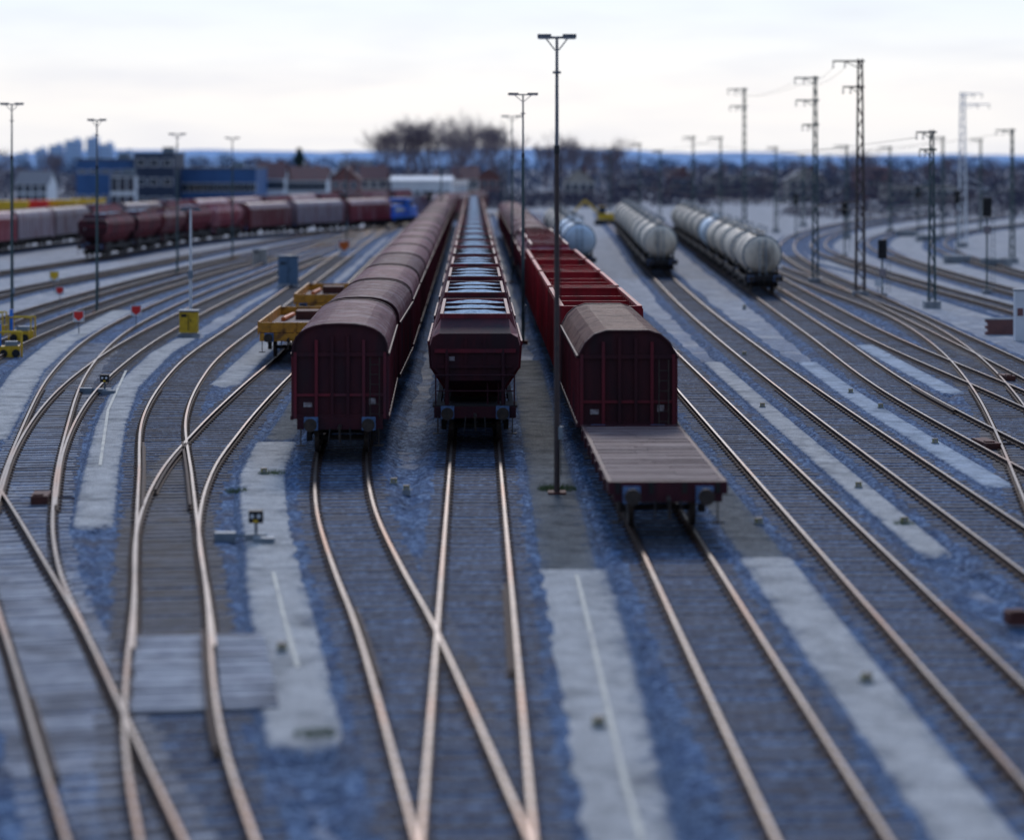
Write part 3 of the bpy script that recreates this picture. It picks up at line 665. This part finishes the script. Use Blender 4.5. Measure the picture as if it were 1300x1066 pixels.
# ---------------------------------------------------------------- background
def building(name,px0,px1,py,h,dep,wall,roof='flat',roofk='greyroof',rh=3,rows=2,cols=6,winw=1.1,winh=1.3,gab='x',base=0):
    d=27000/(py-205); x0=(px0-650)*d/F; x1=(px1-650)*d/F; w=x1-x0; mb=MB()
    mb.box((0,0,h/2+ZG/2),(w,dep,h-ZG),wall)
    if roof=='flat':
        mb.box((0,0,h+.15),(w+.3,dep+.3,.3),roofk)
        mb.box((w*.2,dep*.1,h+.8),(2,2,1.0),'grey')
    else:
        o=.4
        if gab=='x':
            A=[(-w/2-o,-dep/2-o,h+.002),(w/2+o,-dep/2-o,h+.002),(w/2+o,0,h+rh),(-w/2-o,0,h+rh)]; B=[(w/2+o,dep/2+o,h+.002),(-w/2-o,dep/2+o,h+.002),(-w/2-o,0,h+rh),(w/2+o,0,h+rh)]
            mb.poly(A,roofk); mb.poly(B,roofk)
            for s in (-1,1): mb.poly([(s*w/2,-dep/2,h),(s*w/2,dep/2,h),(s*w/2,0,h+rh-.2)],wall)
        else:
            mb.poly([(-w/2-o,-dep/2-o,h+.002),(0,-dep/2-o,h+rh),(0,dep/2+o,h+rh),(-w/2-o,dep/2+o,h+.002)],roofk); mb.poly([(w/2+o,-dep/2-o,h+.002),(w/2+o,dep/2+o,h+.002),(0,dep/2+o,h+rh),(0,-dep/2-o,h+rh)],roofk)
            for s in (-1,1): mb.poly([(-w/2,s*dep/2,h),(w/2,s*dep/2,h),(0,s*dep/2,h+rh-.2)],wall)
        mb.box((w*.22,dep*.15,h+rh*.8),(.7,.7,2),'brick')
    for r in range(rows):
        z=h*(r+.55)/rows
        for c in range(cols):
            x=-w/2+w*(c+.5)/cols
            mb.box((x,-dep/2-.02,z),(winw+.25,.06,winh+.25),'wallwhite' if wall!='wallwhite' else 'greyroof'); mb.box((x,-dep/2-.05,z),(winw,.06,winh),'glass')
    return add(name,mb.mesh(name),((x0+x1)/2,d+dep/2,0))
building('office_building',97,170,268,9.2,14,'wallblue',rows=2,cols=5,winw=1.4,winh=.5)
building('office_building',170,221,268.5,10.3,14,'walldark',rows=3,cols=3,winw=1.6,winh=1.2)
building('glass_pavilion',140,171,270,6.4,3,'wallwhite',rows=2,cols=3,winw=1.0,winh=2.2)
building('industrial_hall',222,325,267,7.6,20,'wallblue',rows=1,cols=12,winw=1.1,winh=1.4)
building('white_house',326,360,264,5.6,10,'wallwhite','gable','tileroof',3.2,2,5)
building('white_house',362,414,263,5.2,10,'wallwhite','gable','tileroof',2.8,2,6)
building('brick_house',420,455,258,5,10,'brick','gable','tileroof',3,2,3,gab='y')
building('brick_house',458,490,256,5,10,'wallcream','gable','tileroof',3,2,3)
building('white_warehouse',497,572,264,5.3,14,'wallwhite','gable','wallwhite',.8,1,8,winw=.7,winh=.5)
building('white_warehouse',560,592,262,4.3,10,'wallwhite','gable','greyroof',1,1,3,winw=.7,winh=.5)
for a in ((20,60,258,4),(330,365,252,6),(366,395,250,6),(575,606,256,5),(716,755,258,4.5),(850,880,250,5),(430,470,246,6),(1000,1050,254,4.5),(1090,1130,252,4.5),(600,640,252,4.5)):
    building('brick_house',*a[:3],a[3],11,random.choice(['brick','wallcream','wallwhite']),'gable',random.choice(['tileroof','greyroof']),random.uniform(2.5,3.5),2,4,gab=random.choice('xy'))
for a in ((900,985,249,5),(1130,1215,258,3.6)): building('industrial_hall',*a[:3],a[3],16,'wallcream',rows=1,cols=9)
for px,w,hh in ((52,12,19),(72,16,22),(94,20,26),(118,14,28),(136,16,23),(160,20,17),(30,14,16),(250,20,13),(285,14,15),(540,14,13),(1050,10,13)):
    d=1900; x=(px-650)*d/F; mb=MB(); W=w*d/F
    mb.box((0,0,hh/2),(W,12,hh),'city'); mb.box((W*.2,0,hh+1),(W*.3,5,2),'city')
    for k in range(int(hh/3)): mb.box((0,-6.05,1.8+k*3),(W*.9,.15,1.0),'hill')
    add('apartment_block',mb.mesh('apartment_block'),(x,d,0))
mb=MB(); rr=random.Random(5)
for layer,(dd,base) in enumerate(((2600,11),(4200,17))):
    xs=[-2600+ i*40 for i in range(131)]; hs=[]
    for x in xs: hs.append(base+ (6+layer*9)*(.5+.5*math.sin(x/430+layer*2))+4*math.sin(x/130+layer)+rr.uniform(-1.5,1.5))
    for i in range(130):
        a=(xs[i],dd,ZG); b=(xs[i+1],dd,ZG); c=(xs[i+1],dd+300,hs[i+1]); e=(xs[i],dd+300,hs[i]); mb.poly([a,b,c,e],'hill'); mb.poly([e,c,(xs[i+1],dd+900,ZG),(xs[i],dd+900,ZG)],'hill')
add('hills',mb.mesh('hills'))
def tree_mesh(seed,h=17):
    rr=random.Random(seed); mb=MB()
    def grow(p,dr,l,r,dep):
        q=p+dr*l; mb.tube(p,q,r,r*.68,'bark',6 if dep<2 else 3,False)
        if dep>=6: return
        nb=3
        for i in range(nb):
            a=Vector((rr.uniform(-1,1),rr.uniform(-1,1),rr.uniform(-.35,.9))).normalized()
            nd=(dr*.85+a*(.62 if dep else .55)+Vector((0,0,.14))).normalized()
            st=p+dr*l*(1 if i==0 else rr.uniform(.55,1))
            grow(st,nd,l*rr.uniform(.68,.88),max(r*.58,.022),dep+1)
    grow(Vector((0,0,ZG)),Vector((rr.uniform(-.05,.05),rr.uniform(-.05,.05),1)),h*.25,h*.014,0)
    zs=max(v[2] for v in mb.v); f=h/zs
    mb.v=[(x*f,y*f,z*f) for x,y,z in mb.v]
    return mb.mesh('bare_tree')
tm=[tree_mesh(i) for i in range(4)]
rr=random.Random(11)
def bt(px,py,h):
    p=G(px,py,0); add('bare_tree',rr.choice(tm),(p.x,p.y,0),rr.uniform(0,6.28),scale=h/17)
for px in range(484,650,12): bt(px+rr.uniform(-4,4),rr.uniform(250,257),rr.uniform(18,22)*(1.0 if 515<px<625 else .82))
for px in range(690,800,13): bt(px+rr.uniform(-4,4),rr.uniform(249,258),rr.uniform(12.5,17))
for px in list(range(810,1300,24))+list(range(0,90,24))+list(range(330,470,24)): bt(px+rr.uniform(-9,9),rr.uniform(246,258),rr.uniform(8,12.5))
mb=MB(); mb.tube((0,0,0),(0,0,9),.3,.08,'bark',6)
for i in range(1500):
    z=rr.uniform(1.5,11.8); R=2.4*(1-z/13.5)**.6*(.75+.35*math.sin(z*2.1)); a=rr.uniform(0,6.28); q=R*math.sqrt(rr.random()); c=Vector((q*math.cos(a),q*math.sin(a),z))
    u=Vector((rr.uniform(-1,1),rr.uniform(-1,1),rr.uniform(-1,.4))).normalized()*.5; w=u.orthogonal().normalized()*.25; mb.poly([c-u,c+w,c+u,c-w],'evergreen')
p=G(380,256,0); add('evergreen_tree',mb.mesh('evergreen_tree'),(p.x,p.y,0))
def woods(name,k,x0,x1,py0,py1,n,hmin,hmax,leaf,per):
    mb=MB()
    for i in range(n):
        px=x0+(x1-x0)*(i+rr.random())/n; p=G(px,rr.uniform(py0,py1),0); h=rr.uniform(hmin,hmax); R=rr.uniform(2.5,6)
        mb.tube((p.x,p.y,ZG),(p.x+rr.uniform(-.5,.5),p.y,h*.7),.16,.05,'bark',4,False)
        for j in range(per):
            a=rr.uniform(0,6.28); q=math.sqrt(rr.random()); zz=rr.random(); s=R*q*(1-.55*zz*zz)
            c=Vector((p.x+s*math.cos(a),p.y+s*math.sin(a)*.6,ZG+h*zz))
            u=Vector((rr.uniform(-1,1),rr.uniform(-.5,.5),rr.uniform(-1,1))).normalized()*leaf*rr.uniform(.4,1); w=Vector((-u.z,0,u.x))*rr.uniform(.2,.6)
            mb.poly([c-u,c+w,c+u,c-w],k)
    add(name,mb.mesh(name))
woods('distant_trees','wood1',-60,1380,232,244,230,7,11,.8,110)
woods('distant_trees','wood2',770,1380,250,260,100,3,7.5,.55,110)
woods('distant_trees','wood2',-60,500,246,256,60,3,7,.55,100)
woods('distant_trees','wood2',500,780,258,264,50,2,4,.45,90)
woods('bushes','wood2',1000,1380,266,276,36,1.5,3.5,.35,110)
p=G(768,283,0); mb=MB()
for s in (-1,1): mb.box((0,s*1.0,.4),(3.4,.5,.8),'dark')
mb.box((.2,0,1.4),(2.8,2.2,1.0),'byellow'); mb.box((-.5,-.6,2.4),(1.2,1,1.1),'glass'); mb.box((-.5,-.6,3.0),(1.3,1.1,.1),'byellow')
mb.tube((-.9,.2,1.8),(-3.2,.2,4.0),.25,.2,'byellow',6); mb.tube((-3.2,.2,4.0),(-5.0,.2,2.2),.2,.14,'byellow',6); mb.box((-5.1,.2,1.8),(.8,.9,.7),'dark')
add('excavator',mb.mesh('excavator'),(p.x,p.y,ZG),0,scale=.9)
# works lorries with raised bodies at the far left, behind the hopper wagons
def lorry(px,py,k,rz):
    p=G(px,py,0); mb=MB()
    mb.box((0,0,.85),(7.2,2.1,.3),'dark')
    mb.loft([[(x,y,z) for x,z in [(-3.6,1.0),(-3.65,2.2),(-3.3,3.1),(-1.8,3.2),(-1.8,1.0)]] for y in (-1.15,1.15)],lambda i:k,k)
    mb.loft([[(x,y,z) for x,z in [(-1.5,1.1),(-1.7,3.4),(3.8,3.4),(3.5,1.1)]] for y in (-1.2,1.2)],lambda i:k,k)
    for s in (-1,1):
        mb.box((-2.7,s*1.16,2.5),(1.1,.02,.7),'glass')
        for i in range(6): mb.box((-1.2+i*.9,s*1.23,2.2),(.1,.06,2.1),k)
        for x in (-2.6,1.4,2.7): mb.tube((x,s*.85,.5),(x,s*1.15,.5),.52,.52,'dark',14)
    add('works_lorry',mb.mesh('works_lorry'),(p.x,p.y,ZG),rz)
for a in ((30,280,'signred',.1),(68,279,'byellow',.0),(104,277,'byellow',.15),(4,281,'byellow',.1)): lorry(*a)
for px,py in ((1150,300),(1180,306),(1215,334),(1265,338)):
    p=G(px,py,ZG); mb=MB()
    for r in range(3):
        for c in range(7): mb.box((c*.42-1.2+random.uniform(-.03,.03),random.uniform(-.05,.05),.11+r*.26),(.28,2.4,.2),'slab',rz=0)
        for q in (-.7,.7): mb.box((0,q,.23+r*.26),(3.0,.08,.045),'plank')
    add('sleeper_stack',mb.mesh('sleeper_stack'),(p.x,p.y,ZG),random.uniform(1,1.8))
# ---------------------------------------------------------------- world
w=bpy.data.worlds.new('World'); sc.world=w; w.use_nodes=True; nt=w.node_tree; N=nt.nodes; L=nt.links
bg=N['Background']; bg.inputs['Strength'].default_value=.1
sky=N.new('ShaderNodeTexSky'); sky.sky_type='NISHITA'; sky.sun_disc=False; sky.sun_elevation=math.radians(33); sky.sun_rotation=math.radians(0); sky.dust_density=1
tc=N.new('ShaderNodeTexCoord'); sp=N.new('ShaderNodeSeparateXYZ'); L.new(tc.outputs['Generated'],sp.inputs[0])
ra=N.new('ShaderNodeValToRGB'); el=ra.color_ramp.elements
el[0].position=0; el[0].color=(.86,.89,.95,1); el[1].position=1; el[1].color=(.32,.54,1.02,1)
for ps,c in ((.03,(.98,.97,.98)),(.065,(.85,.93,1.03)),(.2,(.60,.76,1.04)),(.5,(.40,.62,1.04))):
    e=el.new(ps); e.color=c4(c)
L.new(sp.outputs['Z'],ra.inputs[0])
mp=N.new('ShaderNodeMapping'); mp.inputs['Scale'].default_value=(5,5,30); L.new(tc.outputs['Generated'],mp.inputs[0])
no=N.new('ShaderNodeTexNoise'); no.inputs['Scale'].default_value=2.4; no.inputs['Detail'].default_value=4; L.new(mp.outputs[0],no.inputs['Vector'])
r2=N.new('ShaderNodeValToRGB'); r2.color_ramp.elements[0].position=.44; r2.color_ramp.elements[1].position=.78; r2.color_ramp.elements[1].color=(.65,.65,.65,1); L.new(no.outputs['Fac'],r2.inputs[0])
mx=N.new('ShaderNodeMixRGB'); L.new(r2.outputs[0],mx.inputs[0]); L.new(ra.outputs[0],mx.inputs[1]); mx.inputs[2].default_value=(.72,.76,.88,1)
mr=N.new('ShaderNodeMapRange'); mr.inputs['From Min'].default_value=-1; mr.inputs['From Max'].default_value=1; mr.inputs['To Min'].default_value=3.0; mr.inputs['To Max'].default_value=10.2; L.new(sp.outputs['Y'],mr.inputs['Value'])
sm=N.new('ShaderNodeVectorMath'); sm.operation='SCALE'; L.new(mx.outputs[0],sm.inputs[0]); L.new(mr.outputs[0],sm.inputs['Scale'])
m3=N.new('ShaderNodeMixRGB'); m3.inputs[0].default_value=.93; L.new(sky.outputs[0],m3.inputs[1]); L.new(sm.outputs[0],m3.inputs[2]); L.new(m3.outputs[0],bg.inputs['Color'])
sd=bpy.data.lights.new('sun','SUN'); sd.energy=1.5; sd.angle=math.radians(10); sd.color=(1,.94,.91)
so=bpy.data.objects.new('sun',sd); sc.collection.objects.link(so)
e=math.radians(33); so.rotation_euler=Vector((0,math.cos(e),math.sin(e))).to_track_quat('Z','Y').to_euler()
# ---------------------------------------------------------------- camera
cd=bpy.data.cameras.new('camera'); co=bpy.data.objects.new('camera',cd); sc.collection.objects.link(co); sc.camera=co
co.location=(0,0,H); co.rotation_euler=(math.radians(90),0,0)
cd.sensor_width=36; cd.lens=36*F/1300; cd.shift_y=-(533-HY)/1300; cd.clip_end=9000
cd.dof.use_dof=True; cd.dof.focus_distance=86; cd.dof.aperture_fstop=.29
sc.view_settings.view_transform='Standard'; sc.view_settings.look='None'; sc.view_settings.exposure=0
